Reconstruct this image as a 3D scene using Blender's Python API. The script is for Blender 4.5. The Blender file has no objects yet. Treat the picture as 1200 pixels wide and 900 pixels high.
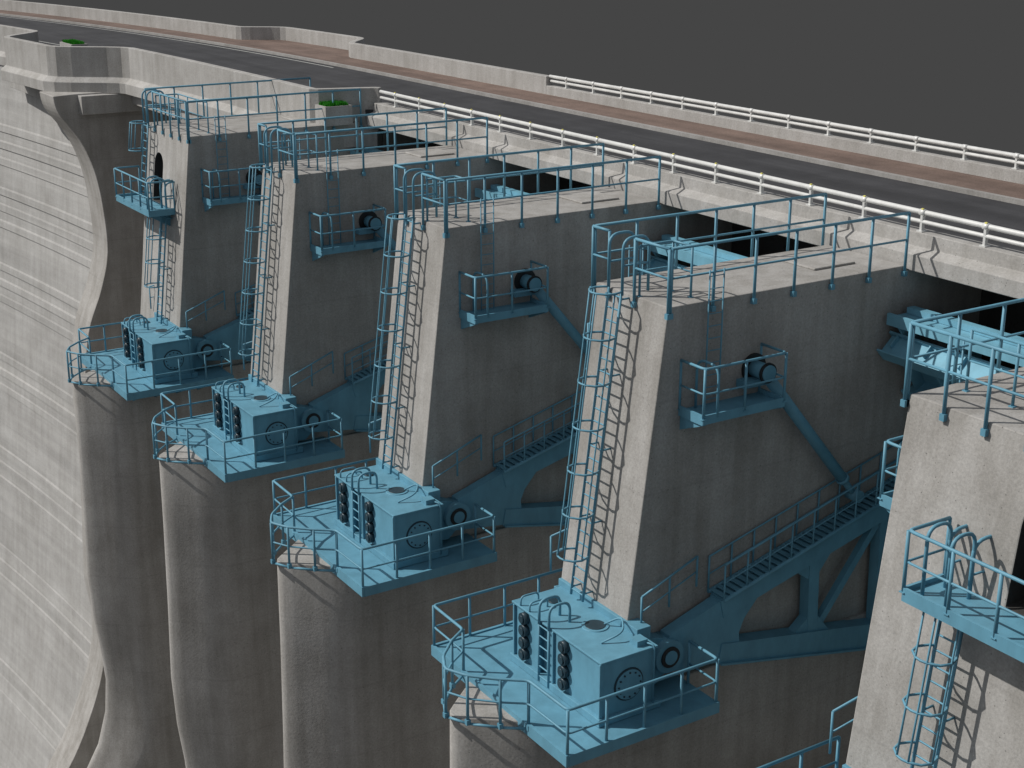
import bpy, bmesh, math, random
from mathutils import Vector, Matrix
random.seed(4)
scn=bpy.context.scene
V=Vector
# ------------------------------------------------------------------ materials
def nt(mat):
    mat.use_nodes=True
    n=mat.node_tree; b=n.nodes['Principled BSDF']; return n,b
def mixc(n,fac,a,b,mode='MIX'):
    m=n.nodes.new('ShaderNodeMix'); m.data_type='RGBA'; m.blend_type=mode
    for s,v in ((0,fac),(6,a),(7,b)):
        if isinstance(v,(int,float)): m.inputs[s].default_value=v
        elif isinstance(v,tuple): m.inputs[s].default_value=v
        else: n.links.new(v,m.inputs[s])
    return m.outputs[2]
def noise(n,vec,scale,detail=4,rough=.6):
    t=n.nodes.new('ShaderNodeTexNoise'); t.inputs['Scale'].default_value=scale
    t.inputs['Detail'].default_value=detail; t.inputs['Roughness'].default_value=rough
    n.links.new(vec,t.inputs['Vector']); return t.outputs['Fac']
def ramp(n,fac,stops):
    r=n.nodes.new('ShaderNodeValToRGB'); n.links.new(fac,r.inputs['Fac'])
    e=r.color_ramp.elements
    while len(e)<len(stops): e.new(.5)
    for i,(p,c) in enumerate(stops):
        e[i].position=p; e[i].color=(c,c,c,1) if isinstance(c,(int,float)) else c
    return r.outputs['Color']
def mapping(n,vec,sc):
    m=n.nodes.new('ShaderNodeMapping'); m.inputs['Scale'].default_value=sc
    n.links.new(vec,m.inputs['Vector']); return m.outputs['Vector']
def concrete(name,col,stain=.2,bands=True,rough=.9,streaks=.12,pitted=True,hb=False):
    mat=bpy.data.materials.new(name); n,b=nt(mat)
    pos=n.nodes.new('ShaderNodeNewGeometry').outputs['Position']
    big=ramp(n,noise(n,pos,.45,5,.7),[(.3,(1-stain,1-stain*1.04,1-stain*1.12,1)),(.68,1.06)])
    streak=ramp(n,noise(n,mapping(n,pos,(1.6,1.6,.10)),1.3,3,.6),[(.35,(1-streaks,1-streaks*1.05,1-streaks*1.15,1)),(.62,1.03)])
    fine=ramp(n,noise(n,pos,17,3,.75),[(.3,.82),(.7,1.11)])
    c=mixc(n,1.0,(col[0],col[1],col[2],1),big,'MULTIPLY')
    for k in (streak,fine): c=mixc(n,1.0,c,k,'MULTIPLY')
    if hb:
        c=mixc(n,1.0,c,ramp(n,noise(n,mapping(n,pos,(.03,.03,1.0)),.9,4,.7),[(.35,.84),(.65,1.07)]),'MULTIPLY')
    if pitted:
        v=n.nodes.new('ShaderNodeTexVoronoi'); v.inputs['Scale'].default_value=6.5
        n.links.new(pos,v.inputs['Vector'])
        pits=ramp(n,v.outputs['Distance'],[(.05,.42),(.11,1.0)])
        c=mixc(n,1.0,c,pits,'MULTIPLY')
    if bands:
        w=n.nodes.new('ShaderNodeTexWave'); w.bands_direction='Z'; w.inputs['Scale'].default_value=.14
        w.inputs['Distortion'].default_value=.15; w.inputs['Detail'].default_value=1
        n.links.new(pos,w.inputs['Vector'])
        lift=ramp(n,w.outputs['Fac'],[(.0,.93),(.004,1.0),(1,1.0)])
        c=mixc(n,1.0,c,lift,'MULTIPLY')
    n.links.new(c,b.inputs['Base Color']); b.inputs['Roughness'].default_value=rough
    b.inputs['Specular IOR Level'].default_value=.2
    bp=n.nodes.new('ShaderNodeBump'); bp.inputs['Strength'].default_value=.3; bp.inputs['Distance'].default_value=.02
    n.links.new(noise(n,pos,12,2,.7),bp.inputs['Height'])
    n.links.new(bp.outputs['Normal'],b.inputs['Normal'])
    return mat
def paint(name,col,rough=.5,metal=0,dirt=.18):
    mat=bpy.data.materials.new(name); n,b=nt(mat)
    pos=n.nodes.new('ShaderNodeNewGeometry').outputs['Position']
    a=ramp(n,noise(n,mapping(n,pos,(1,1,.45)),2.2,3,.65),[(.3,1-dirt),(.7,1.05)])
    c=mixc(n,1.0,(col[0],col[1],col[2],1),a,'MULTIPLY')
    n.links.new(c,b.inputs['Base Color']); b.inputs['Roughness'].default_value=rough
    b.inputs['Metallic'].default_value=metal; b.inputs['Specular IOR Level'].default_value=.3
    return mat
def asphalt(name,col):
    mat=bpy.data.materials.new(name); n,b=nt(mat)
    pos=n.nodes.new('ShaderNodeNewGeometry').outputs['Position']
    a=ramp(n,noise(n,pos,.5,4,.7),[(.3,.75),(.7,1.2)])
    f=ramp(n,noise(n,pos,22,2,.7),[(.3,.8),(.7,1.2)])
    l=ramp(n,noise(n,mapping(n,pos,(1.6,.06,1)),1.0,3),[(.35,.82),(.65,1.12)])
    c=mixc(n,1.0,(col[0],col[1],col[2],1),a,'MULTIPLY')
    for k in (f,l): c=mixc(n,1.0,c,k,'MULTIPLY')
    n.links.new(c,b.inputs['Base Color']); b.inputs['Roughness'].default_value=.92
    b.inputs['Specular IOR Level'].default_value=.2
    return mat
M_CON=concrete('pier_concrete',(.378,.366,.350),stain=.24,streaks=.15)
M_DAM=concrete('dam_face_concrete',(.405,.398,.386),stain=.16,bands=False,streaks=.08,pitted=False,hb=True)
M_PAR=concrete('parapet_concrete',(.39,.38,.366),stain=.2,bands=False)
M_SHADE=concrete('shade_dark_concrete',(.06,.058,.056),stain=.3,bands=False,pitted=False)  # concrete toned near black: shade of slots and doorways put into the colour
M_BLUE=paint('blue_steel_paint',(.122,.300,.400))
M_BLUEL=paint('blue_gate_paint',(.17,.39,.50))
M_BLK=paint('black_rubber',(.018,.02,.022),.5)
M_PIPE=paint('dark_anchor_heads',(.022,.045,.06),.4)
M_RAIL=paint('galvanised_rail',(.66,.66,.64),.4,.15,.15)
M_YEL=paint('yellow_reflector',(.75,.68,.18),.5)
M_ASP=asphalt('asphalt',(.048,.048,.051))
M_WALK=asphalt('brown_paving',(.16,.115,.096))
M_KERB=concrete('kerb_concrete',(.32,.31,.30),stain=.2,bands=False,pitted=False)
M_LINE=paint('road_paint',(.40,.40,.38),.8)
M_GRASS=asphalt('grass',(.03,.26,.015))
# ------------------------------------------------------------------ mesh helper
class MB:
    def __init__(s): s.bm=bmesh.new()
    def box(s,x0,x1,y0,y1,z0,z1,mi=0):
        r=bmesh.ops.create_cube(s.bm,size=1)
        for v in r['verts']:
            v.co=V((x0+(v.co.x+.5)*(x1-x0),y0+(v.co.y+.5)*(y1-y0),z0+(v.co.z+.5)*(z1-z0)))
        for f in {f for v in r['verts'] for f in v.link_faces}: f.material_index=mi
        return r['verts']
    def tube(s,pts,r=.03,seg=8,mi=0,cap=True,closed=False):
        pts=[V(p) for p in pts]; n=len(pts); rings=[]
        ref=None
        for i,p in enumerate(pts):
            if closed: t=(pts[(i+1)%n]-pts[i-1])
            elif i==0: t=pts[1]-p
            elif i==n-1: t=p-pts[i-1]
            else: t=(pts[i+1]-p).normalized()+(p-pts[i-1]).normalized()
            if t.length<1e-6: t=V((0,0,1))
            t.normalize()
            if ref is None:
                ref=V((0,0,1)) if abs(t.z)<.9 else V((1,0,0))
            a=(ref-t*ref.dot(t))
            if a.length<1e-4: a=t.orthogonal()
            a.normalize(); b=t.cross(a); ref=a
            k=1.0
            if 0<i<n-1:
                d=(pts[i+1]-p).normalized().dot(t); k=1/max(d,.6)
            rings.append([s.bm.verts.new(p+(a*math.cos(q)+b*math.sin(q))*r*(1+(k-1)*.5)) for q in [2*math.pi*j/seg for j in range(seg)]])
        m=n if closed else n-1
        for i in range(m):
            A,B=rings[i],rings[(i+1)%n]
            for j in range(seg):
                f=s.bm.faces.new((A[j],A[(j+1)%seg],B[(j+1)%seg],B[j])); f.material_index=mi; f.smooth=True
        if cap and not closed:
            for R in (rings[0][::-1],rings[-1]):
                f=s.bm.faces.new(R); f.material_index=mi
    def prism(s,poly,axis,a0,a1,mi=0):
        def P(u,v,a):
            return V((a,u,v)) if axis=='x' else V((u,a,v)) if axis=='y' else V((u,v,a))
        A=[s.bm.verts.new(P(u,v,a0)) for u,v in poly]; B=[s.bm.verts.new(P(u,v,a1)) for u,v in poly]
        fs=[s.bm.faces.new(A),s.bm.faces.new(B[::-1])]
        n=len(poly)
        for i in range(n): fs.append(s.bm.faces.new((A[i],B[i],B[(i+1)%n],A[(i+1)%n])))
        for f in fs: f.material_index=mi
        return A+B
    def mesh(s,name,mats):
        bmesh.ops.recalc_face_normals(s.bm,faces=s.bm.faces)
        me=bpy.data.meshes.new(name); s.bm.to_mesh(me); s.bm.free()
        for m in mats: me.materials.append(m)
        return me
    def obj(s,name,mats,bevel=0,parent=None,coll=True):
        return put(name,s.mesh(name,mats),parent,bevel=bevel)
def put(name,me,parent=None,loc=(0,0,0),sy=1,bevel=0):
    o=bpy.data.objects.new(name,me); scn.collection.objects.link(o)
    o.location=loc
    if bevel:
        m=o.modifiers.new('b','BEVEL'); m.width=bevel; m.segments=2; m.limit_method='ANGLE'; m.angle_limit=math.radians(40)
    if parent: o.parent=parent
    return o
def empty(name,loc=(0,0,0)):
    o=bpy.data.objects.new(name,None); scn.collection.objects.link(o); o.location=loc; return o
def fillet(pts,r,n=3,closed=False):
    pts=[V(p) for p in pts]; out=[]
    for i,p in enumerate(pts):
        if i in (0,len(pts)-1): out.append(p); continue
        a=(pts[i-1]-p); b=(pts[i+1]-p); rr=min(r,a.length*.45,b.length*.45)
        a=p+a.normalized()*rr; b=p+b.normalized()*rr
        for j in range(n+1):
            t=j/n; out.append(a*(1-t)**2+p*2*t*(1-t)+b*t*t)
    return out
def railing(mb,path,h=1.2,sp=1.25,r=.035,below=0,mids=(.5,),mi=0,plate=True,r2=None):
    path=[V(p) for p in path]; r2=r2 or r*.75
    up=lambda z:[p+V((0,0,z)) for p in path]
    mb.tube(fillet(up(h),.12),r,mi=mi)
    for m in mids: mb.tube(fillet(up(h*m),.12),r2,6,mi=mi)
    for i in range(len(path)-1):
        a,b=path[i],path[i+1]; n=max(1,round((b-a).length/sp))
        for j in range(n+(1 if i==len(path)-2 else 0)):
            p=a.lerp(b,j/n)
            mb.tube([p+V((0,0,-below)),p+V((0,0,h))],r,mi=mi)
            if plate: mb.box(p.x-.055,p.x+.055,p.y-.055,p.y+.055,p.z-below,p.z-below+(.02 if not below else .13),mi)
def ladder(mb,p0,p1,w,side,r=.03,step=.3,cage=None,mi=0):
    p0,p1,side=V(p0),V(p1),V(side); 
    for s in (-1,1): mb.tube([p0+side*w/2*s,p1+side*w/2*s],r,6,mi=mi)
    L=(p1-p0).length; n=int(L/step)
    for i in range(n):
        p=p0.lerp(p1,(i+.5)/n); mb.tube([p-side*w/2,p+side*w/2],r*.6,5,mi=mi,cap=False)
    if cage:
        out,R,z0=cage; out=V(out)
        angs=[math.radians(a) for a in (-35,0,35,70,90,110,145,180,215)]
        def hoop(p): return [p+out*(R*.75)+side*(R*math.cos(a))*1.0+out*(R*.9*math.sin(a)) for a in angs]
        n=int((L-z0)/.95)
        hs=[]
        for i in range(n+1):
            p=p0.lerp(p1,(z0+(L-z0)*i/n)/L); h=hoop(p); hs.append(h); 
            mb.tube([p+side*w/2]+h+[p-side*w/2],r*.75,5,mi=mi)
        for k in (1,3,5,7): mb.tube([h[k] for h in hs],r*.6,5,mi=mi)
# ------------------------------------------------------------------ layout
W=1.4; ZB=-9.5; BAT=.125
YS=[0,10,20,30,40]
EXT={0:(-3.3,1.4),10:(-W,W),20:(-W,W),30:(-W,W),40:(-W,3.3)}
def pier_base(mb,y0,y1):
    bm=mb.bm; zb=ZB
    a=-1.52
    side=[(-2.7,1.52),(-3.15,1.50),(-3.5,1.37),(-4.1,.87),(-4.65,.42),(-4.9,.2),(-4.97,.07)]
    nose=[(x,-y) for x,y in side]+side[::-1]
    def out(off): return [(10.6,a)]+[(x+off,y) for x,y in nose]+[(10.6,-a)]
    prof=[(zb,0),(-12,-.03),(-15,-.10),(-18,-.2),(-20,-.12),(-21.5,.05),(-23,.15),(-24.5,0),(-26,-.45),(-28,-1.6),(-31,-4.4),(-36,-10),(-44,-20),(-60,-40)]
    rings=[[bm.verts.new((x,y,z)) for x,y in out(o)] for z,o in prof]
    n=len(rings[0])
    for i in range(len(rings)-1):
        for j in range(n):
            f=bm.faces.new((rings[i][j],rings[i][(j+1)%n],rings[i+1][(j+1)%n],rings[i+1][j]))
            f.smooth= 1<=j<=13
    bm.faces.new(rings[0][::-1])
    if y0<-1.5: mb.box(-1.2,10.6,y0-.1,-1.5,-60,zb-.25)
    if y1>1.5: mb.box(-1.2,10.6,1.5,y1+.1,-60,zb-.25)
def pier_mesh(y0,y1):
    zb=ZB
    mb=MB()
    mb.prism([(0,0),(BAT*zb,zb-.3),(10.6,zb-.3),(10.6,-.12),(7.56,-.12),(7.56,0)],'y',y0,y1)
    if y1-y0>3:   # end pier: arched doorway behind the landing
        dc=-2.0 if y0<-1.5 else 1.8
        up=mb.mesh('tmp',[M_CON,M_SHADE])
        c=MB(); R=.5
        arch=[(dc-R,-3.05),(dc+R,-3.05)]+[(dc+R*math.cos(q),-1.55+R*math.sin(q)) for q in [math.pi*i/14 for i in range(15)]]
        c.prism(arch,'x',-1.5,1.3,1)  # recess faces take the dark tone, so the doorway's shade is painted in
        cm=c.mesh('tmpc',[M_CON,M_SHADE])
        o=put('tmp',up); k=put('tmpc',cm)
        m=o.modifiers.new('x','BOOLEAN'); m.object=k; m.operation='DIFFERENCE'; m.solver='EXACT'
        dg=bpy.context.evaluated_depsgraph_get()
        ev=bpy.data.meshes.new_from_object(o.evaluated_get(dg))
        bpy.data.objects.remove(o); bpy.data.objects.remove(k)
        mb=MB(); mb.bm.from_mesh(ev)
    pier_base(mb,y0,y1)
    cy=(y0+y1)/2
    mb.box(5.2,6.6,cy-.6,cy+.6,-.01,.06)
    return mb
meshes={}
def shared(key,fn,mats,loc,name,bevel=0,parent=None,sy=1):
    if key not in meshes: meshes[key]=fn().mesh(name,mats)
    return put(name,meshes[key],parent,loc,sy,bevel)
def deck_rail(y0,y1,lad):
    def fn():
        mb=MB(); e=.06; H=1.36
        railing(mb,[(0.0,y0-e,0),(7.45,y0-e,0)],H,1.24,.038,.25)
        railing(mb,[(0.0,y1+e,0),(7.45,y1+e,0)],H,1.24,.038,.25)
        if lad-.5>y0: railing(mb,[(-.06,y0-e,0),(-.06,lad-.5,0)],H,1.0,.038,.25)
        if lad+.5<y1: railing(mb,[(-.06,lad+.5,0),(-.06,y1+e,0)],H,1.0,.038,.25)
        q=lad-.55 if lad>-1 else lad+.55
        e2=y0+.45 if lad>-1 else y1-.45
        railing(mb,[(.05,q,0),(1.0,q,0),(1.0,e2,0)],1.2,1.0,.03,0)
        return mb
    return fn
def front_x(z): return BAT*z
def caged(lad,z0,z1,base):
    def fn():
        mb=MB(); off=.25
        p0=V((front_x(z0)-off,lad,z0)); p1=V((front_x(z1)-off,lad,z1))
        ladder(mb,p0,p1,.5,(0,1,0),.036,.3,((-1,0,0),.40,base))
        n=int((z1-z0)/1.6)
        for i in range(n+1):
            z=z0+.2+(z1-z0-.4)*i/n
            for s in (-1,1): mb.tube([(front_x(z)-off,lad+.25*s,z),(front_x(z)+.02,lad+.25*s,z)],.025,5)
        for s in (-1,1):
            x=p1.x; y=lad+.27*s
            mb.tube(fillet([(x,y,z1-.1),(x,y,z1+1.25),(x+.75,y,z1+1.25),(x+.75,y,z1-.08)],.3,5),.036)
            mb.tube(fillet([(x,y,z1+.6),(x+.75,y,z1+.6)],.1),.026,6)
        return mb
    return fn
def trunnion_platform():
    mb=MB(); z=ZB; t=.09
    mb.box(-3.8,.58,-3.1,3.0,z+.004,z+t)
    for a in ((-3.82,-3.74,-3.1,3.0),(-3.74,.58,-3.12,-3.04),(-3.74,.58,2.94,3.02)):
        mb.box(a[0],a[1],a[2],a[3],z-.16,z+.13)
    for x in (-3.1,-2.2,-1.3,-.4,.4):
        mb.prism([(-3.04,z-.0),(-1.55,z-.0),(-1.55,z-.75),(-3.04,z-.14)],'x',x-.03,x+.03)
        mb.prism([(2.94,z-.0),(1.55,z-.0),(1.55,z-.75),(2.94,z-.14)],'x',x-.03,x+.03)
    return mb
def trunnion_rail():
    mb=MB(); z=ZB+.05
    nose=[(-3.78,1.45),(-4.3,1.1),(-4.85,.55),(-5.12,0),(-4.85,-.55),(-4.3,-1.1),(-3.78,-1.5)]
    path=[(.5,2.95,z),(-3.76,2.95,z)]+[(x,y,z) for x,y in nose]+[(-3.76,-3.05,z),(.52,-3.05,z),(.52,-2.0,z)]
    railing(mb,path,1.2,1.15,.038,.08)
    for (a,b) in zip(nose[:-1],nose[1:]):
        mb.tube([V((a[0],a[1],z-.06)),V((b[0],b[1],z-.06))],.04,4)
    return mb
ZT=-7.82
def box_body():
    mb=MB()
    z0,z1=ZB+.1,ZT
    mb.box(-2.4,-.85,-2.42,-.5,z0+.15,z1)
    mb.box(-2.4,-.85,.12,1.25,z0+.15,z1)
    mb.box(-2.30,-.8,-.51,.13,z0+.15,z1-.004)
    mb.box(-2.5,-.7,-2.5,1.33,z0,z0+.2)
    mb.box(-2.46,-.82,-2.48,1.31,z1+.004,z1+.06)
    mb.box(-1.0,-.6,-1.9,1.4,z0+.2,z1+.25)
    for y in (-2.44,-.52,.1,1.2): mb.box(-2.47,-2.38,y-.02,y+.04,z0+.2,z1)
    mb.prism([(-1.62+.42*math.cos(a),-8.55+.42*math.sin(a)) for a in [math.pi*i/14 for i in range(28)]],'y',-2.445,-2.40,1)
    mb.prism([(-1.62+.38*math.cos(a),-8.55+.38*math.sin(a)) for a in [math.pi*i/14 for i in range(28)]],'y',-2.47,-2.41)
    for i in range(12):
        a=math.pi*i/6; x=-1.62+.31*math.cos(a); z=-8.55+.31*math.sin(a)
        mb.tube([(x,-2.50,z),(x,-2.46,z)],.028,6,mi=1)
    yk=[(-.9,-9.2),(-.9,-7.95),(-.35,-8.0),(.05,-8.15),(.05,-8.95),(-.3,-9.25)]
    mb.prism(yk,'y',-1.8,-1.45); mb.prism(yk,'y',1.45,1.75)
    return mb
def anchor_heads():
    mb=MB()
    for y in (.72,-1.0):
        for k in range(4):
            z=-9.03+.325*k+.06
            mb.tube([(-2.36,y,z),(-2.54,y,z)],.155,16)
            mb.tube([(-2.53,y,z),(-2.58,y,z)],.10,12)
    mb.tube([(-1.5,-.9,ZT),(-1.5,-.9,ZT+.10)],.25,18)
    mb.tube([(-1.6,.7,ZT),(-1.6,.7,ZT+.10)],.15,18)
    return mb
def box_fittings():
    mb=MB()
    ladder(mb,(-2.5,-.2,ZB+.15),(-2.5,-.2,ZT+.1),.42,(0,1,0),.034,.24)
    for y in (-.2,):
        for s in (-1,1):
            mb.tube(fillet([(-2.5,y+.21*s,ZT),(-2.5,y+.21*s,ZT+.62),(-1.9,y+.21*s,ZT+.62),(-1.9,y+.21*s,ZT)],.25,5),.036)
    for s in (-1,1):
        mb.tube(fillet([(-2.42,.75+.2*s,ZT),(-2.42,.75+.2*s,ZT+.3),(-1.9,.75+.2*s,ZT+.3),(-1.9,.75+.2*s,ZT)],.15,4),.026,6)
    mb.tube([(-1.5,-.9,ZT),(-1.5,-.9,ZT+.085)],.33,20)
    mb.tube(fillet([(-1.3,-1.0,ZT+.1),(-1.0,-1.3,ZT+.35),(-1.4,-1.9,ZT+.3),(-1.9,-1.7,ZT+.08)],.4,5),.026,6)
    mb.box(-1.3,-1.0,-2.3,-2.0,ZT+.05,ZT+.2)
    mb.tube(fillet([(-1.05,-2.3,ZT+.12),(-.95,-2.5,ZT+.12),(-.95,-2.5,-9.3)],.1),.025,6)
    railing(mb,[(-.7,-1.65,-7.7),(.95,-1.65,-7.05)],.8,1.0,.028,0,plate=False)
    railing(mb,[(-1.0,1.75,-7.5),(.9,1.75,-7.2)],.95,1.0,.028,0,plate=False)
    return mb
def hub():
    mb=MB(); x,z=-.05,-8.52
    mb.tube([(x,-1.4,z),(x,-1.98,z)],.42,28)
    mb.tube([(x,-1.9,z),(x,-2.02,z)],.27,24,mi=1)
    mb.tube([(x,-1.9,z),(x,-2.04,z)],.18,24)
    mb.tube([(x,1.4,z),(x,1.98,z)],.42,28)
    return mb
def arm_truss(side):
    def fn():
        mb=MB()
        y0,y1=(-1.88,-1.5) if side<0 else (1.5,1.88)
        def beam(p,q,h0,h1,t0=y0,t1=y1):
            (x0,z0),(x1,z1)=p,q; d=V((x1-x0,z1-z0)).normalized(); n=V((-d.y,d.x))
            mb.prism([(x0+n.x*h0/2,z0+n.y*h0/2),(x0-n.x*h0/2,z0-n.y*h0/2),(x1-n.x*h1/2,z1-n.y*h1/2),(x1+n.x*h1/2,z1+n.y*h1/2)],'y',t0,t1)
        m=.03
        mb.prism([(0,-8.02),(1.62,-7.5),(2.3,-7.35),(2.75,-7.75),(2.35,-8.2),(2.2,-8.55),(2.3,-9.25),(1.6,-9.2),(0,-9.0)],'y',y0+.012,y1-.012)
        beam((1.6,-7.75),(8.9,-5.85),.5,.62,y0-.02,y1+.02)
        beam((1.6,-8.95),(9.3,-10.4),.5,.75,y0-.022,y1+.022)
        beam((4.65,-7.0),(4.75,-9.6),.34,.34,y0+m,y1-m)
        beam((4.85,-9.4),(7.1,-6.5),.2,.2,y0+.1,y1-.1)
        beam((7.1,-6.4),(7.2,-10.0),.34,.34,y0+m+.004,y1-m-.004)
        beam((7.3,-9.8),(8.9,-6.2),.2,.2,y0+.1,y1-.1)
        for (x,z,s,u) in ((4.5,-7.22,-1,-1),(4.82,-7.15,1,-1),(4.58,-9.3,-1,1),(4.92,-9.35,1,1)):
            mb.prism([(x,z),(x+s*.5,z+(.13*s if u<0 else -.1*s)),(x,z+u*.5)],'y',y0+.05,y1-.05)
        for (p,q) in (((1.6,-7.48),(8.9,-5.53)),((1.6,-9.23),(9.3,-10.8))):
            beam(p,q,.05,.05,y0-.1,y1+.1)
        return mb
    return fn
def arm_stair(side):
    def fn():
        mb=MB()
        ya,yb=(-2.05,-1.45) if side<0 else (1.45,2.05)
        p0,p1=V((1.5,0,-7.42)),V((8.6,0,-5.5))
        for y in (ya,yb):
            railing(mb,[(p0.x,y,p0.z),(p1.x,y,p1.z)],.95,.75,.024,0,plate=False,mids=(.5,))
            mb.tube([(p0.x,y,p0.z),(p1.x,y,p1.z)],.05,6)
        n=38
        for i in range(n):
            p=p0.lerp(p1,(i+.5)/n)
            mb.box(p.x-.07,p.x+.07,ya,yb,p.z+.03,p.z+.055)
        return mb
    return fn
def gate_skin(y0,y1):
    def fn():
        mb=MB(); bm=mb.bm; R=9.9; cx,cz=0,-8.5
        N=22; angs=[math.radians(44-64*i/N) for i in range(N+1)]
        def ring(r): return [(cx+r*math.cos(a),cz+r*math.sin(a)) for a in angs]
        o,i=ring(R),ring(R-.06); mb.prism(o+i[::-1],'y',y0,y1)
        for a in (43,33,23,12,0,-13):
            q=math.radians(a); c,s=math.cos(q),math.sin(q)
            def P(r,t): return (cx+r*c-t*s,cz+r*s+t*c)
            mb.prism([P(R-.06,-.05),P(R-.6,-.05),P(R-.6,.05),P(R-.06,.05)],'y',y0+.05,y1-.05)
            mb.prism([P(R-.6,-.2),P(R-.65,-.2),P(R-.65,.2),P(R-.6,.2)],'y',y0+.05,y1-.05)
        k=7
        for j in range(k):
            y=y0+.3+(y1-y0-.6)*j/(k-1); i2=ring(R-.4); mb.prism(ring(R-.07)+i2[::-1],'y',y-.02,y+.02)
        return mb
    return fn
def gate_top(y0,y1):
    def fn():
        mb=MB()
        mb.box(6.92,8.1,y0+.1,y1-.1,-1.28,-1.2)
        mb.box(6.86,6.94,y0+.1,y1-.1,-1.4,-1.1)
        mb.box(7.5,7.75,y0+.15,y1-.15,-1.19,-1.03)
        n=4
        for j in range(n):
            y=y0+.9+(y1-y0-1.3)*j/(n-1)
            mb.prism([(6.94,-1.28),(6.94,-1.4),(7.5,-2.1),(7.8,-2.1),(7.8,-1.28)],'y',y-.03,y+.03)
        return mb
    return fn
def balcony(side):
    def fn():
        mb=MB(); s=side; x0,x1=.42,2.85; zf=-2.5; ya=1.4*s; yb=2.27*s
        lo,hi=min(ya,yb),max(ya,yb)
        mb.box(x0,x1,lo,hi,zf-.05,zf)
        mb.box(x0-.02,x1+.02,yb-.02,yb+.02,zf-.12,zf+.1)
        for x in (x0,x1): 
            mb.box(x-.025,x+.025,lo,hi,zf-.14,zf+.1)
            k=(x+.03,x+.08) if x==x0 else (x-.08,x-.03)
            mb.prism([(ya,zf-.05),(yb,zf-.05),(yb,zf-.15),(ya,zf-.5)],'x',*k)
        railing(mb,[(x0,ya,zf),(x0,yb,zf),(x1,yb,zf),(x1,ya,zf)],1.2,1.15,.034,0)
        xs=1.28; yl=1.52*s
        ladder(mb,(xs,yl,zf),(xs,yl,.75),.42,(1,0,0),.02,.28)
        mb.tube(fillet([(x0+.4,yb,zf),(x0+.4,yb,zf+1.2),(x0+.4,ya+.1*s,zf+1.2),(x0+.4,ya+.1*s,zf)],.3,5),.032)
        return mb
    return fn
def cylinder(side):
    def fn():
        mb=MB(); s=side; y=1.78*s
        a=V((2.62,y,-1.85)); b=V((5.95,y,-5.72)); d=(b-a).normalized()
        mb.tube([a-d*.1,a.lerp(b,.86)],.145,16)
        mb.tube([a.lerp(b,.85),a.lerp(b,.87)],.175,16)
        mb.tube([a.lerp(b,.86),b],.09,12)
        mb.tube([(a.x,1.4*s,a.z),(a.x,2.0*s,a.z)],.2,20)
        mb.tube([(a.x,1.4*s,a.z),(a.x,1.46*s,a.z)],.36,24,mi=1)
        mb.tube([(a.x,1.90*s,a.z),(a.x,1.96*s,a.z)],.25,24,mi=1)
        mb.box(a.x-.5,a.x+.25,min(1.4*s,1.7*s),max(1.4*s,1.7*s),a.z-.38,a.z-.2)
        mb.tube([(b.x,y-.2,b.z),(b.x,y+.2,b.z)],.16,16)
        return mb
    return fn
def mid_landing(lad_lo,ya,yb):
    def fn():
        mb=MB(); zf=-3.05; xf=front_x(zf)
        xo=xf-1.05
        mb.box(xo,xf,ya,yb,zf-.06,zf)
        mb.box(xo-.03,xo+.03,ya,yb,zf-.16,zf+.1)
        for y in (ya,yb): mb.box(xo,xf,y-.03,y+.03,zf-.16,zf+.1)
        for y in (ya+.5,(ya+yb)/2,yb-.5):
            mb.prism([(xf,zf-.06),(xo,zf-.06),(xo,zf-.16),(xf,zf-.75)],'y',y-.03,y+.03)
        railing(mb,[(xf,ya,zf),(xo,ya,zf),(xo,yb,zf),(xf,yb,zf)],1.2,1.15,.036,0)
        for s in (-1,1):
            y=lad_lo+.27*s
            mb.tube(fillet([(xf-.25,y,zf-.1),(xf-.25,y,zf+1.3),(xf-.85,y,zf+1.3),(xf-.85,y,zf)],.28,5),.036)
        return mb
    return fn
LAD=.3
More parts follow.
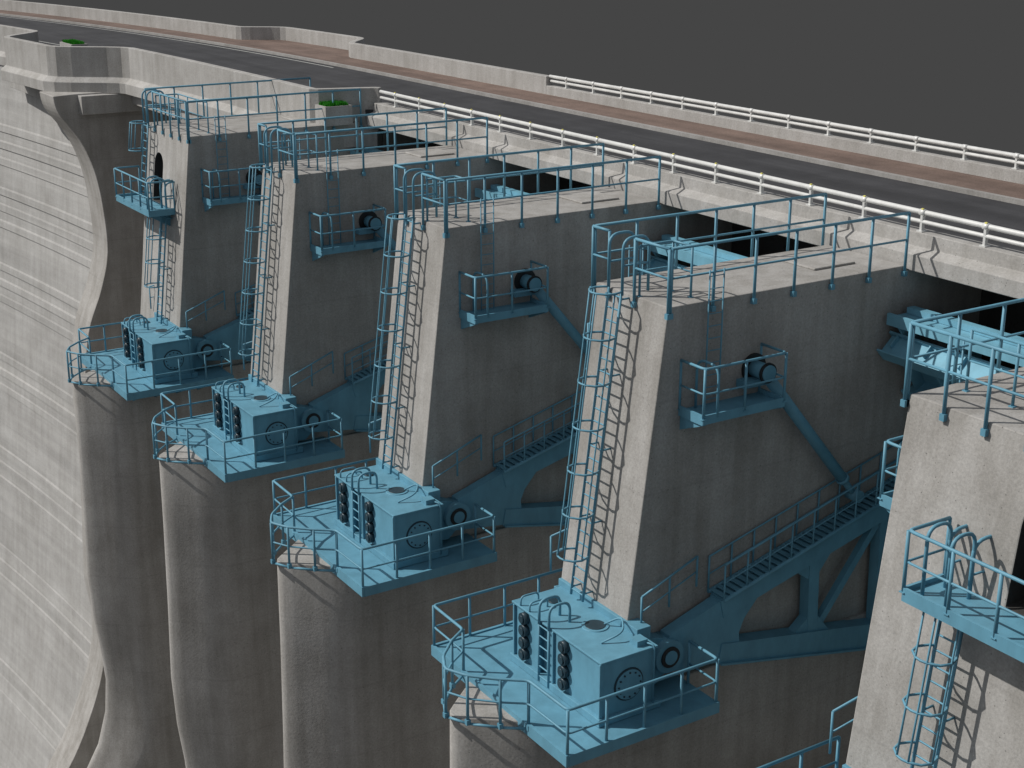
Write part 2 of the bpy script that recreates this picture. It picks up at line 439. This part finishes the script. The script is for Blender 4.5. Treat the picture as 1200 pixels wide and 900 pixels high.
for i,Y in enumerate(YS):
    y0,y1=EXT[Y]; loc=(0,Y,0)
    shared(('pier',y0,y1),lambda:pier_mesh(y0,y1),[M_CON,M_SHADE],loc,'spillway_pier',bevel=.03)
    lad={0:-2.8,40:2.8}.get(Y,LAD)
    shared(('drail',y0,y1),deck_rail(y0,y1,lad),[M_BLUE],loc,'deck_guard_railing')
    if Y in (0,40):
        lo,ya,yb={0:(-.65,-4.2,-.12),40:(.2,-.3,3.75)}[Y]
        L=empty('access_ladder',loc)
        shared(('lu',Y),caged(lad,-3.0,.1,2.0),[M_BLUE],(0,0,0),'upper_flight',parent=L)
        shared(('ll',Y),caged(lo,-7.7,-3.2,1.6),[M_BLUE],(0,0,0),'lower_flight',parent=L)
        shared(('ml',Y),mid_landing(lo,ya,yb),[M_BLUE],(0,0,0),'landing',parent=L)
    else:
        shared('lad',caged(LAD,-7.6,.1,1.2),[M_BLUE],loc,'caged_ladder')
    T=empty('trunnion_platform',loc)
    shared('tp',trunnion_platform,[M_BLUE],(0,0,0),'floor_plate',parent=T)
    shared('tr',trunnion_rail,[M_BLUE],(0,0,0),'guard_rail',parent=T)
    A=empty('gate_trunnion_anchorage',loc)
    shared('bb',box_body,[M_BLUE,M_PIPE],(0,0,0),'housing',bevel=.02,parent=A)
    shared('ah',anchor_heads,[M_PIPE],(0,0,0),'anchor_heads',parent=A)
    shared('bf',box_fittings,[M_BLUE],(0,0,0),'ladders_and_rails',parent=A)
    shared('hub',hub,[M_BLUE,M_BLK],(0,0,0),'trunnion_hub',parent=A)
    for s in (-1,1):
        B=empty('side_balcony',(0,Y+(y0+W if s<0 else y1-W),0)); shared(('bal',s),balcony(s),[M_BLUE],(0,0,0),'platform_and_ladder',parent=B)
        H=empty('hydraulic_cylinder',(0,Y+(y0+W if s<0 else y1-W),0)); shared(('cyl',s),cylinder(s),[M_BLUE,M_BLK],(0,0,0),'barrel_and_rod',parent=H)
    G=empty('radial_gate',loc)
    gy0=-10+EXT.get(Y-10,(-W,W))[1]+.05; gy1=y0-.05
    if Y==0: gy0=-8.5
    shared(('sk',gy0,gy1),gate_skin(gy0,gy1),[M_BLUEL],(0,0,0),'skin_plate',parent=G)
    shared(('gt',gy0,gy1),gate_top(gy0,gy1),[M_BLUEL],(0,0,0),'top_walkway',parent=G)
    d=y0+W
    shared(('arm',-1),arm_truss(-1),[M_BLUE],(0,d,0),'arm_near',parent=G)
    shared(('st',-1),arm_stair(-1),[M_BLUE],(0,d,0),'arm_stair_near',parent=G)
    if Y>0:
        dd=-10+EXT[Y-10][1]-W
        shared(('arm',1),arm_truss(1),[M_BLUE],(0,dd,0),'arm_far',parent=G)
        shared(('st',1),arm_stair(1),[M_BLUE],(0,dd,0),'arm_stair_far',parent=G)
# ------------------------------------------------------------------ crest / road
R0=240
def P(off,s):
    if s<=50: return V((16.3-off,s,0))
    a=(s-50)/R0; r=R0-off
    return V((16.3-R0+r*math.cos(a),50+r*math.sin(a),0))
def samples(pts,step=2.0,smooth=True):
    out=[]
    for (s0,o0),(s1,o1) in zip(pts[:-1],pts[1:]):
        n=max(1,int(abs(s1-s0)/step)); 
        if abs(o1-o0)>.3: n=max(n,6)
        for j in range(n):
            t=j/n; k=t*t*(3-2*t); out.append((s0+(s1-s0)*t,o0+(o1-o0)*k))
    out.append(pts[-1]); return out
NEAR=[(-34,8.0),(38.4,8.0)]
NEAR2=[(38.4,8.0),(39.6,10.5),(61.5,10.7),(65.5,13.8),(72.5,13.8),(76,10.9),(230,10.9)]
FAR=[(-34,0),(57,0),(60,-2.0),(68.5,-2.0),(71,.1),(230,0)]
def interp(tab,s):
    if s<=tab[0][0]: return tab[0][1]
    for (a,b),(c,d) in zip(tab[:-1],tab[1:]):
        if s<=c:
            t=(s-a)/(c-a); k=t*t*(3-2*t); return b+(d-b)*k
    return tab[-1][1]
SS=[-34+1.0*i for i in range(265)]
def ribbon(name,offA,offB,z,mat,s0=-34,s1=230,thick=None):
    mb=MB(); bm=mb.bm; prev=None
    for s in [q for q in SS if s0<=q<=s1]:
        a=P(offA(s),s); b=P(offB(s),s)
        row=[bm.verts.new((a.x,a.y,z)),bm.verts.new((b.x,b.y,z))]
        if thick: row+=[bm.verts.new((b.x,b.y,z-thick)),bm.verts.new((a.x,a.y,z-thick))]
        if prev:
            n=len(row)
            if thick:
                for j in range(n): bm.faces.new((prev[j],prev[(j+1)%n],row[(j+1)%n],row[j]))
            else: bm.faces.new((prev[0],prev[1],row[1],row[0]))
        prev=row
    return mb.obj(name,[mat])
allnear=NEAR+NEAR2[1:]
nearo=lambda s:interp(allnear,s)-.15
faro=lambda s:interp(FAR,s)
ribbon('crest_road',nearo,lambda s:1.9,.5,M_ASP,thick=.6)
ribbon('footway',lambda s:1.95,lambda s:faro(s)-.1,.62,M_WALK,thick=.7)
ribbon('road_kerb',lambda s:2.15,lambda s:1.95,.635,M_KERB,thick=.5)
ribbon('road_kerb',lambda s:nearo(s)-.05,lambda s:nearo(s)-.5,.62,M_KERB,thick=.3)
ribbon('road_marking',lambda s:2.66,lambda s:2.54,.504,M_LINE,s0=54)
ribbon('road_marking',lambda s:9.66,lambda s:9.54,.504,M_LINE,s0=54)
def wall(name,pts,prof,mat,step=2.0):
    sp=samples(pts,step); mb=MB(); bm=mb.bm; prev=None; n=len(prof)
    c=[P(o,s) for s,o in sp]
    for i,p in enumerate(c):
        t=(c[min(i+1,len(c)-1)]-c[max(i-1,0)]).normalized(); nrm=V((-t.y,t.x,0))
        row=[bm.verts.new(p+nrm*d+V((0,0,z))) for d,z in prof]
        if prev:
            for j in range(n): bm.faces.new((prev[j],prev[(j+1)%n],row[(j+1)%n],row[j]))
        else: bm.faces.new(row)
        prev=row
    bm.faces.new(prev[::-1])
    return mb.obj(name,[mat],bevel=.02)
wall('bridge_parapet',NEAR,[(-.2,.78),(.32,.78),(.34,.42),(.68,.30),(.68,-.12),(-.2,-.12)],M_PAR,8)
wall('parapet_wall',NEAR2,[(-.2,1.38),(.15,1.38),(.17,-.2),(.5,-.45),(.5,-1.0),(-.2,-1.0)],M_PAR,1.5)
wall('upstream_parapet',[(-34,0),(38,0)],[(0,.4),(0,1.0),(-.4,1.0),(-.4,-12),(-.2,-12),(-.2,.4)],M_PAR,8)
wall('upstream_parapet',[(38,0)]+FAR[1:],[(0,.4),(0,1.4),(-.35,1.4),(-.35,-12),(-.2,-12),(-.2,.4)],M_PAR,1.5)
def crash_rail(name,off,z,s0,s1,top,yel=True):
    mb=MB(); h=top-z
    for f,r in ((1.0,.068),(.55,.055)):
        mb.tube([P(off,s0)+V((0,0,z+h*f-r)),P(off,s1)+V((0,0,z+h*f-r))],r,10)
    s=s0
    while s<=s1+.01:
        p=P(off,s)
        mb.box(p.x-.05,p.x+.05,p.y-.035,p.y+.035,z,z+h-.03)
        mb.box(p.x-.1,p.x+.1,p.y-.09,p.y+.09,z,z+.03)
        mb.tube([p+V((0,-.09,z+h-.07)),p+V((0,.09,z+h-.07))],.085,10)
        if yel: mb.box(p.x-.05,p.x-.0,p.y-.03,p.y+.03,z+h-.01,z+h+.035,1)
        s+=2.0
    return mb.obj(name,[M_RAIL,M_YEL])
crash_rail('crash_barrier_rail',8.18,.78,-33.3,38,1.34)
crash_rail('crash_barrier_rail',-.2,1.0,-33.3,38,1.46,False)
# ------------------------------------------------------------------ dam body
mb=MB()
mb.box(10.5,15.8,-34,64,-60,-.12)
mb.obj('dam_core',[M_SHADE])  # coloured near black to paint the shade inside the gate slots
mb=MB()
og=[(10.5,-11.0),(9.0,-11.0),(7.6,-12.2),(6.4,-15),(5.6,-19),(5.0,-24),(4.6,-29),(4.0,-33),(2.6,-37.5),(.4,-41.5),(-4,-46.5),(-18,-60),(10.5,-60)]
mb.prism(og,'y',-34,62)
mb.obj('spillway_chute',[M_CON])
def smooth(pts,n=5):
    out=[]
    for i in range(len(pts)-1):
        p0=V(pts[max(i-1,0)]);p1=V(pts[i]);p2=V(pts[i+1]);p3=V(pts[min(i+2,len(pts)-1)])
        for j in range(n):
            t=j/n; out.append(tuple(.5*((2*p1)+(-p0+p2)*t+(2*p0-5*p1+4*p2-p3)*t*t+(-p0+3*p1-3*p2+p3)*t**3)))
    out.append(pts[-1]); return out
mb=MB()
pr=[(1.3,-1.0),(1.5,-1.9),(2.5,-3.4),(3.1,-5),(3.4,-7),(3.45,-9.6),(2.9,-11.7),(2.0,-14),(1.5,-17.5),(1.5,-22),(1.3,-26),(1.1,-29.5),(1.3,-32),(1.0,-34.5),(0,-37.4),(-1.8,-40.8),(-6,-46.5),(-20,-61)]
mb.prism([(2.4,-.95)]+smooth(pr)+[(12,-61),(12,-.95)],'y',62,64.6)
mb.obj('end_training_wall',[M_CON],bevel=.05)
mb=MB()
mb.box(5.3,10.6,43.3,61.9,-1.6,-1.02)
mb.box(2.6,10.6,61.4,76.0,-2.0,-1.02)
mb.obj('crest_bracket_slab',[M_PAR],bevel=.03)
# dam downstream face with horizontal lift ledges
mb=MB(); bm=mb.bm
groups=[-4.6,-8.6,-13.5,-19.5,-26,-33,-41,-50]
def face_x(z): return 4.7+.10*z+max(0,-z-30)**2*-.004
prof=[(face_x(-1),-1.0)]
zz=-1.0
for g in groups:
    for k in range(3):
        zt=g-k*1.05
        while zz-1.5>zt: 
            zz-=1.4; prof.append((face_x(zz),zz))
        e=.05+.02*((k*7+int(-g))%3)/2
        prof+= [(face_x(zt),zt),(face_x(zt)-e,zt-.10),(face_x(zt-.5)-e,zt-.5),(face_x(zt-.5),zt-.55)]
        zz=zt-.55
prof+=[(face_x(-85),-85)]
prev=None
for i in range(90):
    s=64.0+i*2.0
    a=(s-50)/R0
    row=[]
    for x,z in prof:
        off=16.3-x; r=R0-off
        row.append(bm.verts.new((16.3-R0+r*math.cos(a)+.4,50+r*math.sin(a),z)))
    if prev:
        for j in range(len(row)-1): bm.faces.new((prev[j],prev[j+1],row[j+1],row[j]))
    prev=row
mb.obj('dam_downstream_face',[M_DAM])
def planter(x0,x1,y0,y1,z0,z1):
    E=empty('grass_planter')
    m=MB()
    for b in ((x0,x1,y0,y0+.1),(x0,x1,y1-.1,y1),(x0,x0+.1,y0+.1,y1-.1),(x1-.1,x1,y0+.1,y1-.1)): m.box(*b,z0,z1)
    m.obj('kerb',[M_PAR],parent=E)
    m=MB()
    m.box(x0+.1,x1-.1,y0+.1,y1-.1,z0,z1-.05)
    for _ in range(1800):
        x=random.uniform(x0+.12,x1-.12); y=random.uniform(y0+.12,y1-.12); h=random.uniform(.12,.24); a=random.uniform(0,6.3)
        v=[m.bm.verts.new((x-.03*math.cos(a),y-.03*math.sin(a),z1-.06)),m.bm.verts.new((x+.03*math.cos(a),y+.03*math.sin(a),z1-.06)),m.bm.verts.new((x+random.uniform(-.06,.06),y+random.uniform(-.06,.06),z1-.06+h))]
        m.bm.faces.new(v)
    m.obj('grass',[M_GRASS],parent=E)
planter(5.7,6.9,38.2,39.2,0,.78)
planter(3.6,4.5,65.8,68.0,.5,1.25)
# ------------------------------------------------------------------ light, world, camera
d=V((1,-.75,-1.2)).normalized()
sl=bpy.data.lights.new('sun','SUN'); sl.energy=3.7; sl.angle=math.radians(.5); sl.color=(1,.97,.925)
so=bpy.data.objects.new('sun',sl); scn.collection.objects.link(so); so.rotation_euler=d.to_track_quat('-Z','Y').to_euler()
w=bpy.data.worlds.new('World'); scn.world=w; w.use_nodes=True; n=w.node_tree; n.nodes.clear()
sky=n.nodes.new('ShaderNodeTexSky'); sky.sky_type='NISHITA'; sky.sun_disc=False
sky.sun_elevation=math.asin(-d.z); sky.sun_rotation=math.atan2(-d.x,-d.y)
hs=n.nodes.new('ShaderNodeHueSaturation'); hs.inputs['Saturation'].default_value=.3
n.links.new(sky.outputs[0],hs.inputs['Color'])
b1=n.nodes.new('ShaderNodeBackground'); b1.inputs['Strength'].default_value=.085; n.links.new(hs.outputs[0],b1.inputs['Color'])
b2=n.nodes.new('ShaderNodeBackground'); b2.inputs['Color'].default_value=(.0595,.0595,.0595,1)
tc=n.nodes.new('ShaderNodeTexCoord'); sx=n.nodes.new('ShaderNodeSeparateXYZ'); n.links.new(tc.outputs['Generated'],sx.inputs[0])
mr=n.nodes.new('ShaderNodeMapRange'); mr.inputs['From Min'].default_value=.02; mr.inputs['From Max'].default_value=.12; n.links.new(sx.outputs['Z'],mr.inputs['Value'])
ms=n.nodes.new('ShaderNodeMixShader'); n.links.new(mr.outputs[0],ms.inputs[0]); n.links.new(b2.outputs[0],ms.inputs[1]); n.links.new(b1.outputs[0],ms.inputs[2])
ow=n.nodes.new('ShaderNodeOutputWorld'); n.links.new(ms.outputs[0],ow.inputs[0])
scn.view_settings.view_transform='Standard'; scn.view_settings.look='None'; scn.view_settings.exposure=0
cd=bpy.data.cameras.new('camera'); co=bpy.data.objects.new('camera',cd); scn.collection.objects.link(co); scn.camera=co
cd.sensor_width=36; cd.lens=36*1718.66/1200; cd.clip_end=2000; cd.clip_start=.1
co.location=(-20.06,-16.40,8.658)
co.rotation_euler=(math.pi/2-.3173,0,-.5662)
